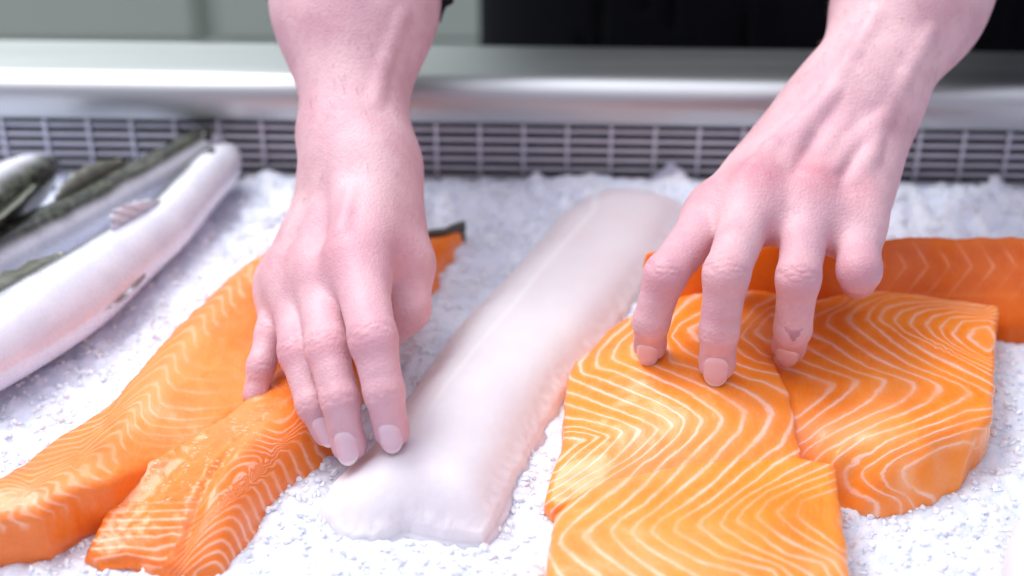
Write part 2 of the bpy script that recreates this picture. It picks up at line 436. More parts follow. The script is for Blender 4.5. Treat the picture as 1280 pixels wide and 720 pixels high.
# --- the large fillet under the right-hand fingers
LE = [
 (-2, [(702,547),(717,547),(728,551),(720,556),(705,570),(693,580)]),
 (-1, [(713,539),(730,541),(745,546),(735,555),(713,573),(700,588)]),
 (0, [(703,535),(717,533),(732,535),(747,541),(759,546),(747,558),(723,580),(706,594)]),
 (1, [(705,522),(728,524),(747,528),(763,533),(774,540),(767,553),(750,571),(730,588)]),
 (2, [(707,505),(730,512),(752,519),(773,525),(788,532),(797,539),(787,556),(770,573),(750,588)]),
 (3, [(708,490),(730,496),(750,505),(773,513),(797,522),(810,528),(819,537),(810,552),(788,572),(765,585)]),
 (4, [(713,473),(730,480),(753,490),(783,502),(810,512),(832,523),(838,532),(825,550),(803,571),(764,595),(738,612),(724,624),(702,642),(689,662)]),
 (5, [(735,442),(727,455),(730,465),(747,472),(772,482),(793,491),(817,500),(840,512),(854,524),(855,531),(848,545),(825,567),(804,580),(780,604),(753,624),(724,647),(704,667),(702,678),(722,700),(747,716)]),
 (6, [(788,403),(767,420),(750,437),(746,447),(748,457),(768,464),(787,472),(807,482),(827,492),(840,498),(857,507),(870,517),(876,525),(870,543),(850,563),(835,573),(804,609),(776,633),(744,656),(734,669),(747,687),(776,707),(796,722)]),
 (7, [(790,415),(775,428),(769,437),(768,447),(775,453),(793,460),(813,468),(830,476),(840,480),(862,490),(878,502),(895,513),(901,524),(897,538),(877,558),(862,573),(836,602),(807,629),(776,649),(767,664),(778,682),(804,704),(829,720)]),
 (8, [(805,415),(792,432),(793,445),(802,451),(815,455),(830,462),(840,465),(863,475),(883,483),(903,495),(917,504),(929,515),(923,542),(910,553),(895,572),(880,587),(849,613),(822,636),(798,653),(793,664),(807,682),(836,700),(869,718)]),
 (9, [(883,363),(862,374),(842,395),(832,420),(838,442),(840,450),(857,457),(873,462),(913,480),(930,487),(947,497),(959,507),(963,517),(955,540),(932,565),(912,583),(898,598),(880,613),(853,633),(824,651),(818,664),(836,682),(858,693),(880,704),(922,713)]),
 (10, [(881,388),(850,405),(843,420),(855,437),(872,447),(922,467),(937,473),(957,478),(975,487),(992,500),(990,530),(977,557),(957,570),(933,588),(904,613),(887,627),(850,652),(847,662),(880,684),(898,696),(931,704),(967,713)]),
 (11, [(905,390),(880,402),(865,412),(873,425),(923,455),(943,462),(963,466),(980,469)]),
 (11, [(1000,563),(968,580),(948,598),(927,613),(893,638),(876,655),(904,680),(927,691),(949,698)]),
 (12, [(969,372),(944,384),(935,397),(915,420),(918,432),(932,445),(947,452),(967,457)]),
 (12, [(1011,578),(984,591),(967,602),(933,620),(910,640),(905,655),(935,680),(958,691),(984,702)]),
 (13, [(960,386),(940,403),(931,420),(940,430),(950,440),(963,447)]),
 (13, [(1038,580),(993,600),(960,613),(930,637),(925,650),(949,667),(964,680),(984,693),(1029,704)]),
 (14, [(963,392),(948,415),(960,427)]),
 (14, [(1042,590),(1004,604),(960,626),(950,645),(971,667),(993,680),(1038,700)]),
 (15, [(1044,600),(1000,616),(975,640),(991,660),(1015,675),(1049,693)]),
 (16, [(1047,611),(1005,628),(1000,645),(1015,660),(1033,673),(1053,689)]),
]
fE = lines_field(LE, 5, 5.)
outE = [(786,394,.014),(760,411,.013),(735,436,.012),(717,450,.012),(709,470,.011),(706,500,.011),(703,540,.010),(700,562,.009),(690,586,.007),(682,610,.005),(679,624,.004),(690,634,.004),(740,628,.006),(850,606,.010),(960,596,.012),(1004,592,.013),
        (1001,563,.015),(995,540,.019),(992,510,.022),(988,490,.023),(982,475,.0235),(970,455,.0235),(964,440,.0235),(966,420,.023),(968,400,.022),(972,380,.020),(974,364,.018),(950,360,.017),(920,360,.016),(880,363,.016),(850,368,.016),(820,380,.015)]
def fatE(uv, side):
    return .97 * np.where(side > 0, .2, 1)
def crease(uv): return uv[:, 1] - (592 - .07 * (uv[:, 0] - 690))
def paleE(uv, side):
    p = .18 * np.exp(-(crease(uv) / 17) ** 2) * sstep(-uv[:, 0], -900, -760)
    p += .35 * blob(uv, 945, 410, 22, 22)
    return np.clip(p, 0, 1) * np.where(side > 0, .4, 1)
slE = slab('salmon_fillet', outE, SAL, lambda a, b, s: np.where(s > 0, fE(b), fE(a)), ctrl=[(850, 470, .0262), (780, 470, .021), (900, 450, .0275), (814, 436, .0265), (800, 540, .018), (900, 540, .0205), (760, 580, .0125), (860, 575, .0150), (950, 560, .017)],
           fat=fatE, pale=paleE, edge=.0028)
tag(slE, 'orange salmon fillet with zigzag white fat lines, directly under the three pressing fingertips', 'salmon fillet', 'salmon fillets laid on the ice')
# --- the fillet in front, its far edge lapping over the one under the fingers
outF = [(693,640,.008),(706,622,.0105),(735,604,.0125),(780,590,.0150),(830,579,.0165),(880,573,.0180),(940,570,.0185),(1000,567,.0190),(1034,571,.0190),(1046,576,.0185),(1048,592,.0175),(1050,620,.016),(1055,640,.015),(1057,660,.014),(1061,690,.013),(1065,720,.012),(1072,775,.012),
        (680,775,.010),(682,720,.010),(684,690,.010),(687,668,.009)]
def fatF(uv, side):
    f = 1 - .72 * blob(uv, 1012, 634, 70, 28) - .55 * blob(uv, 880, 655, 110, 22) - .25 * blob(uv, 800, 690, 120, 50)
    return np.clip(f, .1, 1) * np.where(side > 0, .2, 1)
def paleF(uv, side):
    p = .55 * np.exp(-(crease(uv) / 22) ** 2) * sstep(-uv[:, 0], -930, -760) + .25 * blob(uv, 780, 690, 150, 60) + .45 * blob(uv, 1040, 702, 40, 16)
    p += np.where((side > 0) & (uv[:, 0] > 1000), .5, 0)
    return np.clip(p, 0, 1)
slF = slab('salmon_fillet', outF, SAL, lambda a, b, s: np.where(s > 0, fE(b), fE(a)), ctrl=[(850, 640, .0185), (950, 640, .0195), (780, 640, .0165), (860, 700, .0185), (960, 700, .018)],
           fat=fatF, pale=paleF, edge=.0018, edgefn=lambda P: .0014 + .0030 * sstep(-P[:, 1], .115, .125))
tag(slF, 'salmon fillet with V shaped fat lines at the front, lapping over the two behind it', 'salmon fillet', 'salmon fillets laid on the ice')

# --- the fillet to its right, with a banded cut end
LG = [
 (1, [(991,462),(1026,475),(1041,481),(1037,488),(1030,496),(1014,509),(997,522)]),
 (2, [(1005,452),(1032,462),(1070,476),(1065,484),(1052,498),(1030,513),(1010,529),(999,538)]),
 (3, [(1014,437),(1041,452),(1070,465),(1105,476),(1103,482),(1086,502),(1059,518),(1030,533),(1012,549),(997,557)]),
 (4, [(1053,381),(1020,394),(1006,408),(1016,419),(1039,429),(1062,446),(1087,460),(1112,468),(1141,480),(1141,487),(1128,502),(1110,510),(1094,516),(1066,529),(1043,540),(1008,562)]),
 (5, [(1062,381),(1039,394),(1036,404),(1043,412),(1070,431),(1095,448),(1130,463),(1162,475),(1173,484),(1161,502),(1132,516),(1110,524),(1094,531),(1072,542),(1048,555),(1030,565)]),
 (6, [(1160,366),(1125,367),(1099,373),(1074,383),(1061,399),(1070,410),(1095,429),(1116,442),(1137,456),(1166,467),(1200,480),(1211,491),(1199,502),(1166,517),(1137,529),(1110,538),(1081,547),(1054,567)]),
 (7, [(1220,376),(1170,371),(1130,369),(1103,375),(1091,385),(1086,398),(1095,409),(1116,427),(1135,440),(1168,458),(1200,473),(1222,483),(1244,497),(1241,509),(1210,513),(1172,529),(1143,538),(1110,551),(1090,567),(1066,575)]),
 (8, [(1230,382),(1170,377),(1130,379),(1107,387),(1101,399),(1116,410),(1129,421),(1158,440),(1193,458),(1227,473),(1243,483)]),
 (8, [(1239,520),(1210,527),(1172,539),(1139,553),(1110,567),(1094,578),(1079,589),(1079,598),(1094,613),(1125,624)]),
 (7, [(1074,580),(1059,587),(1055,598),(1063,611),(1094,627)]),
 (9, [(1230,388),(1180,381),(1152,382),(1127,390),(1120,401),(1131,415),(1164,429),(1198,446),(1243,471)]),
 (9, [(1219,536),(1177,549),(1150,560),(1123,572),(1108,583),(1104,594),(1112,610),(1130,618)]),
 (10, [(1230,391),(1190,384),(1160,387),(1145,394),(1140,405),(1152,419),(1172,433),(1206,448),(1243,465)]),
 (10, [(1205,552),(1175,560),(1145,577),(1130,589),(1130,600),(1139,612),(1165,620)]),
 (10.5, [(1185,566),(1165,578),(1160,592),(1172,606),(1188,600),(1196,580),(1190,570),(1175,590)]),
 (11, [(1230,394),(1197,389),(1168,396),(1160,406),(1170,421),(1197,437),(1243,458)]),
 (12, [(1227,396),(1189,398),(1177,411),(1185,427),(1212,442),(1243,453)]),
 (13, [(1235,400),(1204,403),(1193,418),(1210,435),(1235,449)]),
 (14, [(1235,408),(1220,412),(1213,422),(1235,440)]),
]
fG = lines_field(LG, 5, 3.)
outG = [(962,420),(970,398),(985,380),(1022,371),(1060,364),(1094,361),(1144,364),(1189,371),(1248,380),(1250,388),(1247,398),(1245,430),(1244,470),(1244,490),(1242,520),(1221,545),(1206,588),(1190,606),(1172,618),(1139,627),(1110,632),(1075,629),(1048,618),(1020,600),(985,570),(975,520),(962,470)]
outG = [(x, y, .0165 - .0 * y if y < 530 else max(.002, .0165 - .0145 * min(1, (y - 530) / 78))) for x, y in outG]
def edgeG(P):
    uv = trace_xy(np.concatenate([P, np.full((len(P), 1), .015)], 1)); return .0025 + .0035 * sstep(uv[:, 1], 540, 590)
def fatG(uv, side):
    return np.clip(1 - .3 * blob(uv, 1100, 600, 200, 10) + .0 * side, .2, 1) * np.where(side > 0, .75, 1)
def paleG(uv, side):
    p = .55 * blob(uv, 1055, 540, 75, 22, -.45) + .8 * blob(uv, 1132, 600, 13, 26) + .5 * blob(uv, 1180, 372, 60, 6, .15) + .35 * blob(uv, 1185, 560, 45, 8, -.4)
    p += np.where((side > 0) & (uv[:, 0] > 1225), .55, 0)
    p -= .6 * blob(uv, 1180, 590, 22, 18)
    return np.clip(p, 0, .9)
topG = [(1050, 450, .0195), (1150, 430, .0195), (1150, 500, .0190), (1060, 520, .0185), (1040, 570, .0170), (1110, 572, .0165), (1190, 548, .0165), (1200, 480, .0185),
        (1110, 600, .0105), (1165, 585, .0125)]
slG = slab('salmon_fillet', outG, SAL, lambda a, b, s: np.where((s > 0) & (a[:, 1] < 560), fG(b), fG(a)), ctrl=topG, fat=fatG, pale=paleG, edge=.0028, edgefn=edgeG, mcoef=.006)
tag(slG, 'square salmon fillet with a banded cut end, right of the largest fillet', 'salmon fillet', 'salmon fillets laid on the ice')

# --- the redder fillet lying behind both, its shade painted into the colour
def fD(a, b, s):
    dy = (a[:, 1] - 333)
    return (a[:, 0] - np.where(dy < 0, dy * .62, -dy * .8) * 1.0 - 5) / 27.5 + 0 * s
outD = [(806,316,.030),(808,311,.031),(830,308,.031),(900,302,.031),(1000,297,.031),(1110,293,.031),(1200,292,.031),(1280,292,.031),(1360,294,.031),
        (1360,408,.006),(1300,408,.006),(1262,408,.006),(1240,400,.007),(1180,392,.008),(1100,386,.009),(1000,384,.009),(900,384,.009),(850,380,.010),(812,366,.013),(806,345,.020)]
def fatD(uv, side):
    band = np.exp(-((uv[:, 1] - 335) / 24) ** 2)
    return np.clip(.8 * band * sstep(uv[:, 0], 1060, 1130) * (.45 + 1.1 * vnoise(uv[:, 0] / 23, uv[:, 1] / 17, 3)), 0, .75) * np.where(side > 0, 0, 1)
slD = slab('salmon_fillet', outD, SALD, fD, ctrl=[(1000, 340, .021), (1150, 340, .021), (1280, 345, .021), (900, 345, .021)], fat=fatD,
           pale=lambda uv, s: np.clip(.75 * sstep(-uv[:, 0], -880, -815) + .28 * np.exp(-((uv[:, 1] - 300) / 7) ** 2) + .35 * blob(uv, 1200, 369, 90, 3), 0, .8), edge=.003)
tag(slD, 'shaded orange-red salmon fillet lying crosswise at the back, behind the hand and the square fillet', 'salmon fillet', 'salmon fillets laid on the ice')

# --- the long fillet on the left
AP = [(14,636),(30,629),(47,616),(60,611),(73,603),(91,592),(107,580),(125,567),(143,556),(152,538),(160,524),(168,511),(176,501),(186,491),(197,478),(208,457),(218,442),(229,427),(242,410),(254,393),(266,381),(277,370),(287,358),(298,345),(312,331),(325,320),(340,308),(356,296)]
LA = []
for k, (x, y) in enumerate(AP):
    s = max(0, min(1, (k - 5) / 6)); 
    ul = [(x - 70, y + 30 - 8 * s), (x - 38, y + 9 + 6 * s), (x - 14, y - 1 + 5 * s)] if k < 9 else [(x - 58, y + 42), (x - 34, y + 20), (x - 12, y + 4)]
    if k < 2: ul = [(x - 30, y + 8), (x - 14, y + 1)]
    lr = [(x + 1, y + 5), (x - 5 + 6 * s, y + 13 + 6 * s)]
    if k >= 8: lr += [(x + 12, y + 30), (x + 45, y + 34), (x + 90, y + 30)]
    LA.append((k, ul + [(x, y)] + lr))
fA = lines_field(LA, 6)
outA = [(-60,636),(-45,618),(-20,603),(0,594),(14,589),(35,572),(57,555),(85,536),(110,522),(140,498),(165,470),(190,440),(215,410),(240,385),(270,358),(300,331),(340,306),(370,294),(410,278),(440,270),(450,290),(440,340),(412,392),(374,450),(348,480),(310,506),(280,528),(243,554),(196,578),(154,593),(138,600),(92,616),(50,642),(20,646),(0,647),(-40,652)]
outA = [(x, y, (.0105 if 20 < i < 29 else .0125) if y < 590 else .0165) for i, (x, y) in enumerate(outA)]
def fatA(uv, side):
    ax = np.interp(uv[:, 0], [p[0] for p in AP], [p[1] for p in AP]); dy = uv[:, 1] - ax
    lower = sstep(dy, 26, 40)
    f = .95 - .35 * sstep(uv[:, 0], 100, 180) - .28 * sstep(-dy, 14, 34)
    f = f * (1 - lower) + lower * .40 * blob(uv, 225, 515, 60, 38, -.6)
    return np.clip(f * .8, 0, 1) * np.where(side > 0, .0, 1) * (1 - .85 * blob(uv, 98, 577, 16, 11))
def paleA(uv, side):
    ax = np.interp(uv[:, 0], [p[0] for p in AP], [p[1] for p in AP]); dy = uv[:, 1] - ax
    p = .30 * np.exp(-((dy - 8) / 16) ** 2) + .25 * blob(uv, 290, 470, 80, 30, -.75) + .22 * blob(uv, 190, 470, 60, 60)
    return np.clip(p, 0, 1) * np.where(side > 0, 0, 1)
slA = slab('salmon_fillet', outA, SAL2, lambda a, b, s: np.where(s > 0, fA(b), fA(a)), ctrl=[(100, 575, .0180), (200, 500, .0150), (280, 420, .0140), (50, 615, .0195)], fat=fatA, pale=paleA, edge=.0035, side_out=.002, scallop=.0006)
tag(slA, 'long salmon fillet with chevron fat lines and a thick cut side, leftmost of the salmon', 'salmon fillet', 'salmon fillets laid on the ice')

# --- the folded fillet under the left-hand fingers: flat speckled flap and a bulging loin
RID = np.array([(204,712),(208,703),(225,672),(247,632),(270,597),(287,575),(313,548),(335,524),(355,490),(380,450),(430,390),(500,330),(580,276)], float)
def ridge_x(uv): return np.interp(-uv[:, 1], -RID[:, 1], RID[:, 0])
LB = [(0, [(118,700),(159,692),(200,700)]), (1, [(112,686),(149,684),(192,688),(208,683)]), (2, [(122,677),(159,671),(198,671),(215,667)]), (3, [(114,662),(149,661),(219,660)]),
      (4, [(126,650),(169,650),(223,649)]), (5, [(135,640),(175,639),(228,638)]), (6, [(140,630),(180,629),(236,628)]), (8, [(150,608),(200,608),(250,607)]),
      (10, [(160,588),(220,587),(262,587)]), (14, [(190,550),(240,549),(290,548)]), (19, [(250,500),(320,498)]), (26, [(330,430),(380,425)]), (36, [(450,320),(540,318)])]
fB = lines_field(LB, 8)
TT = [(276,706),(280,693),(285,679),(291,664),(297,650),(303,637),(311,623),(319,610),(328,598),(338,587),(350,576),(362,566),(375,555),(388,543),(400,532),(415,515),(440,480),(470,440),(500,400),(530,360)]
LC = []
for k, (x, y) in enumerate(TT):
    LC.append((k, [(x - 72, y + 52), (x - 50, y + 24), (x - 26, y + 4), (x - 8, y - 4), (x, y), (x + 7, y + 12), (x + 10, y + 24)]))
fC = lines_field(LC, 8)
def flowBC(a, b, s):
    c = fC(np.where((s > 0)[:, None], b, a)); f = fB(np.where((s > 0)[:, None], b, a))
    return np.where(a[:, 0] > ridge_x(a), c, f)
outBC = [(110,689,.001),(112,676,.002),(125,651,.004),(140,621,.007),(155,601,.0095),(185,575,.012),(232,546,.0132),(268,521,.0132),(298,498,.0132),(333,467,.0132),(370,420,.013),(420,360,.012),(480,306,.010),(527,291,.009),(556,287,.008),(579,280,.008),
         (572,295,.006),(556,318,.006),(545,336,.007),(532,352,.008),(500,398,.010),(460,450,.010),(430,505,.009),(408,545,.008),(398,558,.007),(382,573,.005),(366,588,.005),(350,604,.005),(334,620,.005),(318,640,.005),(306,661,.005),(295,683,.004),(282,704,.002),(277,714,.001),(250,713,.001),(225,712,.001),(206,707,.001),(192,704,.001),(174,698,.001),(158,693,.001),(126,697,.001)]
ctBC = [(170,660,.005),(200,610,.009),(180,685,.003),(245,660,.0105),(258,690,.006),(285,620,.0145),(320,580,.0155),(350,545,.0155),(385,520,.0150),(240,570,.0120),(300,530,.0135),(300,640,.0115)]
def zBC(P):
    uv = trace_xy(np.concatenate([P, np.full((len(P), 1), .015)], 1)); dx = uv[:, 0] - ridge_x(uv)
    return -.0022 * np.exp(-((dx + 3) / 8) ** 2) * sstep(uv[:, 1], 520, 580) + .0009 * vnoise(uv[:, 0] / 8, uv[:, 1] / 5, 5) * (dx < 0)
def fatBC(uv, side):
    right = uv[:, 0] > ridge_x(uv)
    fb = sstep(uv[:, 1], 610, 655)
    return sstep(uv[:, 1], 400, 440) * np.where(right, (.85 - .45 * sstep(-uv[:, 1], -560, -500)) * (.25 + .75 * sstep(uv[:, 0] - ridge_x(uv), 2, 26)), fb * .85) * np.where((side > 0) & ~right, .3, 1)
def speckBC(uv, side):
    right = uv[:, 0] > ridge_x(uv)
    return np.where(right, .55 * sstep(-uv[:, 1], -590, -530) * blob(uv, 320, 545, 40, 40), .95 * sstep(uv[:, 1], 480, 560) * sstep(-uv[:, 1], -650, -620)) * np.where(side > 0, 0, 1)
def paleBC(uv, side):
    return np.clip(.30 * blob(uv, 280, 510, 60, 40, -.7) + .25 * blob(uv, 320, 540, 30, 26), 0, .6) * np.where(side > 0, 0, 1)
slB = slab('salmon_fillet', outBC, SAL2, flowBC, ctrl=ctBC, fat=fatBC, pale=paleBC, speck=speckBC, zadd=zBC, edge=.0035,
           edgefn=lambda P: .002 + .0045 * sstep(trace_xy(np.concatenate([P, np.full((len(P), 1), .015)], 1))[:, 0], 230, 290), side_out=.0015)
tag(slB, 'salmon fillet with a speckled flap and thick ridged loin, its tail reaching past the wrist', 'salmon fillet', 'salmon fillets laid on the ice')
# dark skin edge showing on the tail of that fillet
M = Mat('salmon_skin'); n = M.noise(150, 3)
M.set(Base_Color=M.mix(n, (.03, .035, .03), (.12, .11, .09)), Roughness=.35); SKIN_F = M.m
sk = slab('skin', [(512,294,.0088),(535,287,.0092),(556,284,.0092),(574,278,.0088),(581,276,.0088),(581,280,.0086),(556,288,.0088),(530,292,.0088),(514,297,.0088)], SKIN_F, edge=.0008, step=.0009, parent=None)
sk.parent = slB

# ------------------------------------------------------------------ white fish fillets
M = Mat('white_fish_flesh')
fl_ = M.attr('flow'); n = M.noise(35, 4); g = M.attr('pale')
c = M.mix(M.ss(n, .3, .7), (.78, .735, .775), (.74, .68, .72))
c = M.mix(g, c, (.66, .47, .49))
c = M.mix(M.math('MULTIPLY', M.ss(M.noise(14, 3, .6, vec=M.scaled((1., .5, 1.))), .5, .75), .5), c, (.80, .77, .76))
seam = M.attr('fat'); c = M.mix(M.math('MULTIPLY', seam, .6), c, (.88, .86, .87))
M.set(Base_Color=c, Roughness=.45, Subsurface_Weight=.6, Subsurface_Radius=(1., .8, .65), Subsurface_Scale=.010, Coat_Weight=.08, Coat_Roughness=.3, Specular_IOR_Level=.3)
M.bump(M.math('ADD', M.noise(230, 3), M.noise(500, 2)), .16, .0008)
COD = M.m
outW = [(403,634,.004),(401,620,.005),(411,602,.006),(426,586,.007),(450,565,.007),(478,535,.007),(506,495,.007),(528,463,.007),(556,424,.007),(590,384,.007),(628,346,.007),(664,306,.007),(695,268,.007),(722,244,.006),(750,232,.006),(785,229,.005),(815,233,.004),(845,240,.004),(856,250,.003),
        (850,275,.003),(838,300,.004),(815,335,.004),(790,372,.004),(766,408,.004),(742,440,.004),(716,472,.004),(692,506,.004),(668,546,.004),(645,590,.004),(628,625,.004),(618,650,.003),(604,664,.003),(575,664,.003),(545,659,.003),(524,655,.003),(512,650,.0035),(500,652,.003),(484,660,.003),(466,668,.002),(440,666,.002),(416,654,.002)]
def domeW(P, d):
    uv = trace_xy(np.concatenate([P, np.full((len(P), 1), .012)], 1))
    H = .0040 + .0078 * sstep(uv[:, 1], 250, 500); W = .014 + .010 * sstep(uv[:, 1], 260, 560)
    t = np.clip(d / W, 0, 1)
    return H * (1 - (1 - t) ** 2.0) + .002 * blob(uv, 600, 600, 50, 40) 
SEAM = np.array([(535,520),(560,480),(600,430),(640,385),(680,335),(715,295),(745,262)], float)
def seamv(uv): return np.interp(-uv[:, 1], -SEAM[:, 1], SEAM[:, 0]) - uv[:, 0]
def zW(P):
    uv = trace_xy(np.concatenate([P, np.full((len(P), 1), .02)], 1)); m = sstep(-uv[:, 1], -560, -500)
    return (-.0007 * np.exp(-(seamv(uv) / 7) ** 2) - .0004 * np.exp(-((seamv(uv) + 46) / 11) ** 2) + .0007 * np.exp(-((seamv(uv) + 24) / 14) ** 2)) * m
slW = slab('white_fish_fillet', outW, COD, None, edge=.0055, dome=domeW, zadd=zW, relax=45, side_out=.002,
           fat=lambda uv, s: np.exp(-((seamv(uv) - 2) / 3.5) ** 2) * sstep(-uv[:, 1], -540, -480) * .8 * (1 - s),
           pale=lambda uv, s: np.clip(.14 * np.exp(-((uv[:, 0] - np.interp(-uv[:, 1], [-650, -440, -330, -250], [612, 735, 810, 840])) / 26) ** 2) + .28 * sstep(-uv[:, 1], -420, -260), 0, .6))
tag(slW, 'long pale white fish fillet lying alone between the two groups of salmon', 'fish fillet')
slW2 = slab('white_fish_fillet', [(1262,672,.012),(1271,642,.013),(1300,622,.013),(1340,630,.013),(1350,700,.013),(1330,770,.012),(1268,770,.011),(1258,722,.011)], COD, None,
            ctrl=[(1310,690,.016)], edge=.006, fat=lambda uv, s: 0 * s, pale=lambda uv, s: 0 * s + .15)
tag(slW2, 'edge of a pale fish fillet cut off by the bottom right corner', 'fish fillet')

# ------------------------------------------------------------------ whole fish on the left
M = Mat('silver_fish_skin')
bk = M.attr('back'); n = M.noise(60, 4); sp = M.noise(240, 2)
c = M.mix(M.ss(n, .3, .75), (.78, .77, .86), (.69, .68, .78))
dark = M.mix(M.ss(sp, .42, .62), (.022, .024, .020), (.070, .072, .050))
edge_ = M.ss(M.math('ADD', bk, M.math('MULTIPLY_ADD', M.noise(60, 3), .36, -.18)), .22, .75)
c = M.mix(edge_, c, dark)
sc = M.voro(420)
M.set(Base_Color=c, Roughness=M.math('MULTIPLY_ADD', sc, .2, .2), Metallic=.08, Coat_Weight=.5, Coat_Roughness=.12, Specular_IOR_Level=.6, Subsurface_Weight=.1, Subsurface_Scale=.003)
M.bump(sc, .05, .0006)
FISH = M.m
M = Mat('fish_fin'); n = M.noise(80, 3, vec=M.scaled((1., 6., 1.)))
M.set(Base_Color=M.mix(n, (.60, .60, .66), (.72, .72, .80)), Roughness=.35, Coat_Weight=.4); FIN = M.m
M = Mat('fish_fin_dark'); n = M.noise(80, 3, vec=M.scaled((1., 6., 1.)))
M.set(Base_Color=M.mix(n, (.05, .05, .045), (.16, .16, .12)), Roughness=.4, Coat_Weight=.4); FIND = M.m
M = Mat('fish_eye'); n = M.noise(400, 1)
M.set(Base_Color=M.mix(n, (.01, .01, .012), (.03, .03, .035)), Roughness=.1, Coat_Weight=1.); EYE = M.m
def whole_fish(label, spine, rad, roll, backw, eye=True, fins=()):
    """spine points (x, y, z) nose to tail; rad = (half width, half depth) per point; roll turns the back"""
    S = np.array(spine); m = 70; t = np.linspace(0, len(S) - 1, m)
    def cr(A):
        A = np.asarray(A, float); out = []
        for u in t:
            i = min(int(u), len(A) - 2); f = u - i
            p0, p1, p2, p3 = A[max(i - 1, 0)], A[i], A[i + 1], A[min(i + 2, len(A) - 1)]
            out.append(.5 * (2 * p1 + (p2 - p0) * f + (2 * p0 - 5 * p1 + 4 * p2 - p3) * f * f + (3 * p1 - p0 - 3 * p2 + p3) * f ** 3))
        return np.array(out)
    C = cr(S); R = np.maximum(cr(rad), .0006)
    T = np.gradient(C, axis=0); T /= np.linalg.norm(T, axis=1)[:, None]
    up = np.array([0, 0, 1.]); L = np.cross(up, T); L /= np.linalg.norm(L, axis=1)[:, None]; U = np.cross(T, L)
    cr_, sr_ = math.cos(roll), math.sin(roll)
    B = U * cr_ + L * sr_; W = L * cr_ - U * sr_          # B = towards the back, W = flank
    n = 36; V = []; bk = []
    for i in range(m):
        for k in range(n):
            a = 2 * math.pi * k / n; ca, sa = math.cos(a), math.sin(a)
            shp = 1 + .06 * math.cos(2 * a)
            V.append(C[i] + B[i] * R[i, 1] * ca * shp + W[i] * R[i, 0] * sa); bk.append((ca + backw))
    F = [(i * n + k, i * n + (k + 1) % n, (i + 1) * n + (k + 1) % n, (i + 1) * n + k) for i in range(m - 1) for k in range(n)]
    V.append(C[0] - T[0] * R[0].mean() * .5); bk.append(.3); V.append(C[-1]); bk.append(.5)
    F += [(len(V) - 2, (k + 1) % n, k) for k in range(n)] + [(len(V) - 1, (m - 1) * n + k, (m - 1) * n + (k + 1) % n) for k in range(n)]
    o = make('whole_fish', V, F, FISH, None, {'back': np.clip(np.array(bk), 0, 1)})
    tag(o, label, 'fish', 'whole fish on the ice')
    def fin(name, i0, i1, dirv, h, mat, lean=.4):
        P = []; F2 = []; k = 14
        for q in range(k + 1):
            f = q / k; i = int(i0 + (i1 - i0) * f); d = dirv(i)
            hh = h * (math.sin(math.pi * min(1, .12 + f * .88)) ** .7) * (.9 + .1 * math.cos(q * 2.4))
            base = C[i] + d * np.hypot(R[i, 1] * abs(d @ B[i]), R[i, 0] * abs(d @ W[i])) * .97
            tip = base + d * hh + T[i] * hh * lean
            s_ = np.cross(d, T[i]) * .0005
            P += [base - s_ * 2, tip - s_ * .6, tip + s_ * .6, base + s_ * 2]
        for q in range(k):
            a = q * 4
            for e in range(4): F2.append((a + e, a + (e + 1) % 4, a + 4 + (e + 1) % 4, a + 4 + e))
        F2 += [(0, 1, 2, 3), (k * 4 + 3, k * 4 + 2, k * 4 + 1, k * 4)]
        make(name, P, F2, mat, o)
    for f in fins:
        nm, i0, i1, ang, h, mt, ln = f
        fin(nm, i0, i1, lambda i, ang=ang: B[i] * math.cos(ang) + W[i] * math.sin(ang), h, mt, ln)
    # tail fin
    e = C[-1]; d = T[-1]; P = []; F2 = []
    for s_ in (-1, 1):
        for q in range(9):
            a = -1 + q / 4; r = .05 * (1 - .35 * (1 - abs(a)))
            P.append(e - d * .004 + B[-1] * a * .005 + W[-1] * s_ * .0012); P.append(e + d * r + B[-1] * a * .035 + W[-1] * s_ * .0004)
    for q in range(8):
        F2.append((q * 2, q * 2 + 1, q * 2 + 3, q * 2 + 2)); F2.append((18 + q * 2, 18 + q * 2 + 2, 18 + q * 2 + 3, 18 + q * 2 + 1))
    F2 += [(q * 2 + 1, q * 2 + 19, q * 2 + 21, q * 2 + 3) for q in range(8)]
    make('tail_fin', P, F2, FIND, o)
    if eye:
        i = 9; ev = []; ef = []
        for sgn in (1,):
            c0 = C[i] + B[i] * R[i, 1] * .35 + W[i] * sgn * R[i, 0] * .86; r = .0032
            for a in range(9):
                for b in range(14):
                    th = math.pi * a / 8; ph = 2 * math.pi * b / 14
                    ev.append(c0 + r * (B[i] * math.sin(th) * math.cos(ph) + T[i] * math.sin(th) * math.sin(ph) + W[i] * .5 * math.cos(th)))
            ef = [(a * 14 + b, a * 14 + (b + 1) % 14, (a + 1) * 14 + (b + 1) % 14, (a + 1) * 14 + b) for a in range(8) for b in range(14)]
        make('eye', ev, ef, EYE, o)
    return o
def sp(L): return [at_z(x, y, z) for x, y, z in L]
whole_fish('white bellied whole fish nearest the salmon, its blunt head pointing to the grille',
           sp([(287,190,.016),(272,208,.015),(242,242,.014),(204,284,.013),(154,322,.014),(94,368,.015),(20,414,.016),(-70,468,.015),(-170,520,.016),(-250,565,.014)]),
           [(.005,.006),(.0100,.0105),(.0110,.0112),(.0115,.0122),(.0138,.0145),(.0160,.0168),(.0168,.0175),(.015,.0155),(.009,.010),(.004,.005)], math.radians(-70), -.16,
           fins=[('pectoral_fin', 22, 31, math.radians(60), .011, FIN, 1.4), ('anal_fin', 32, 40, math.radians(165), .004, FIN, .5), ('dorsal_fin', 34, 52, 0., .012, FIND, .5)])
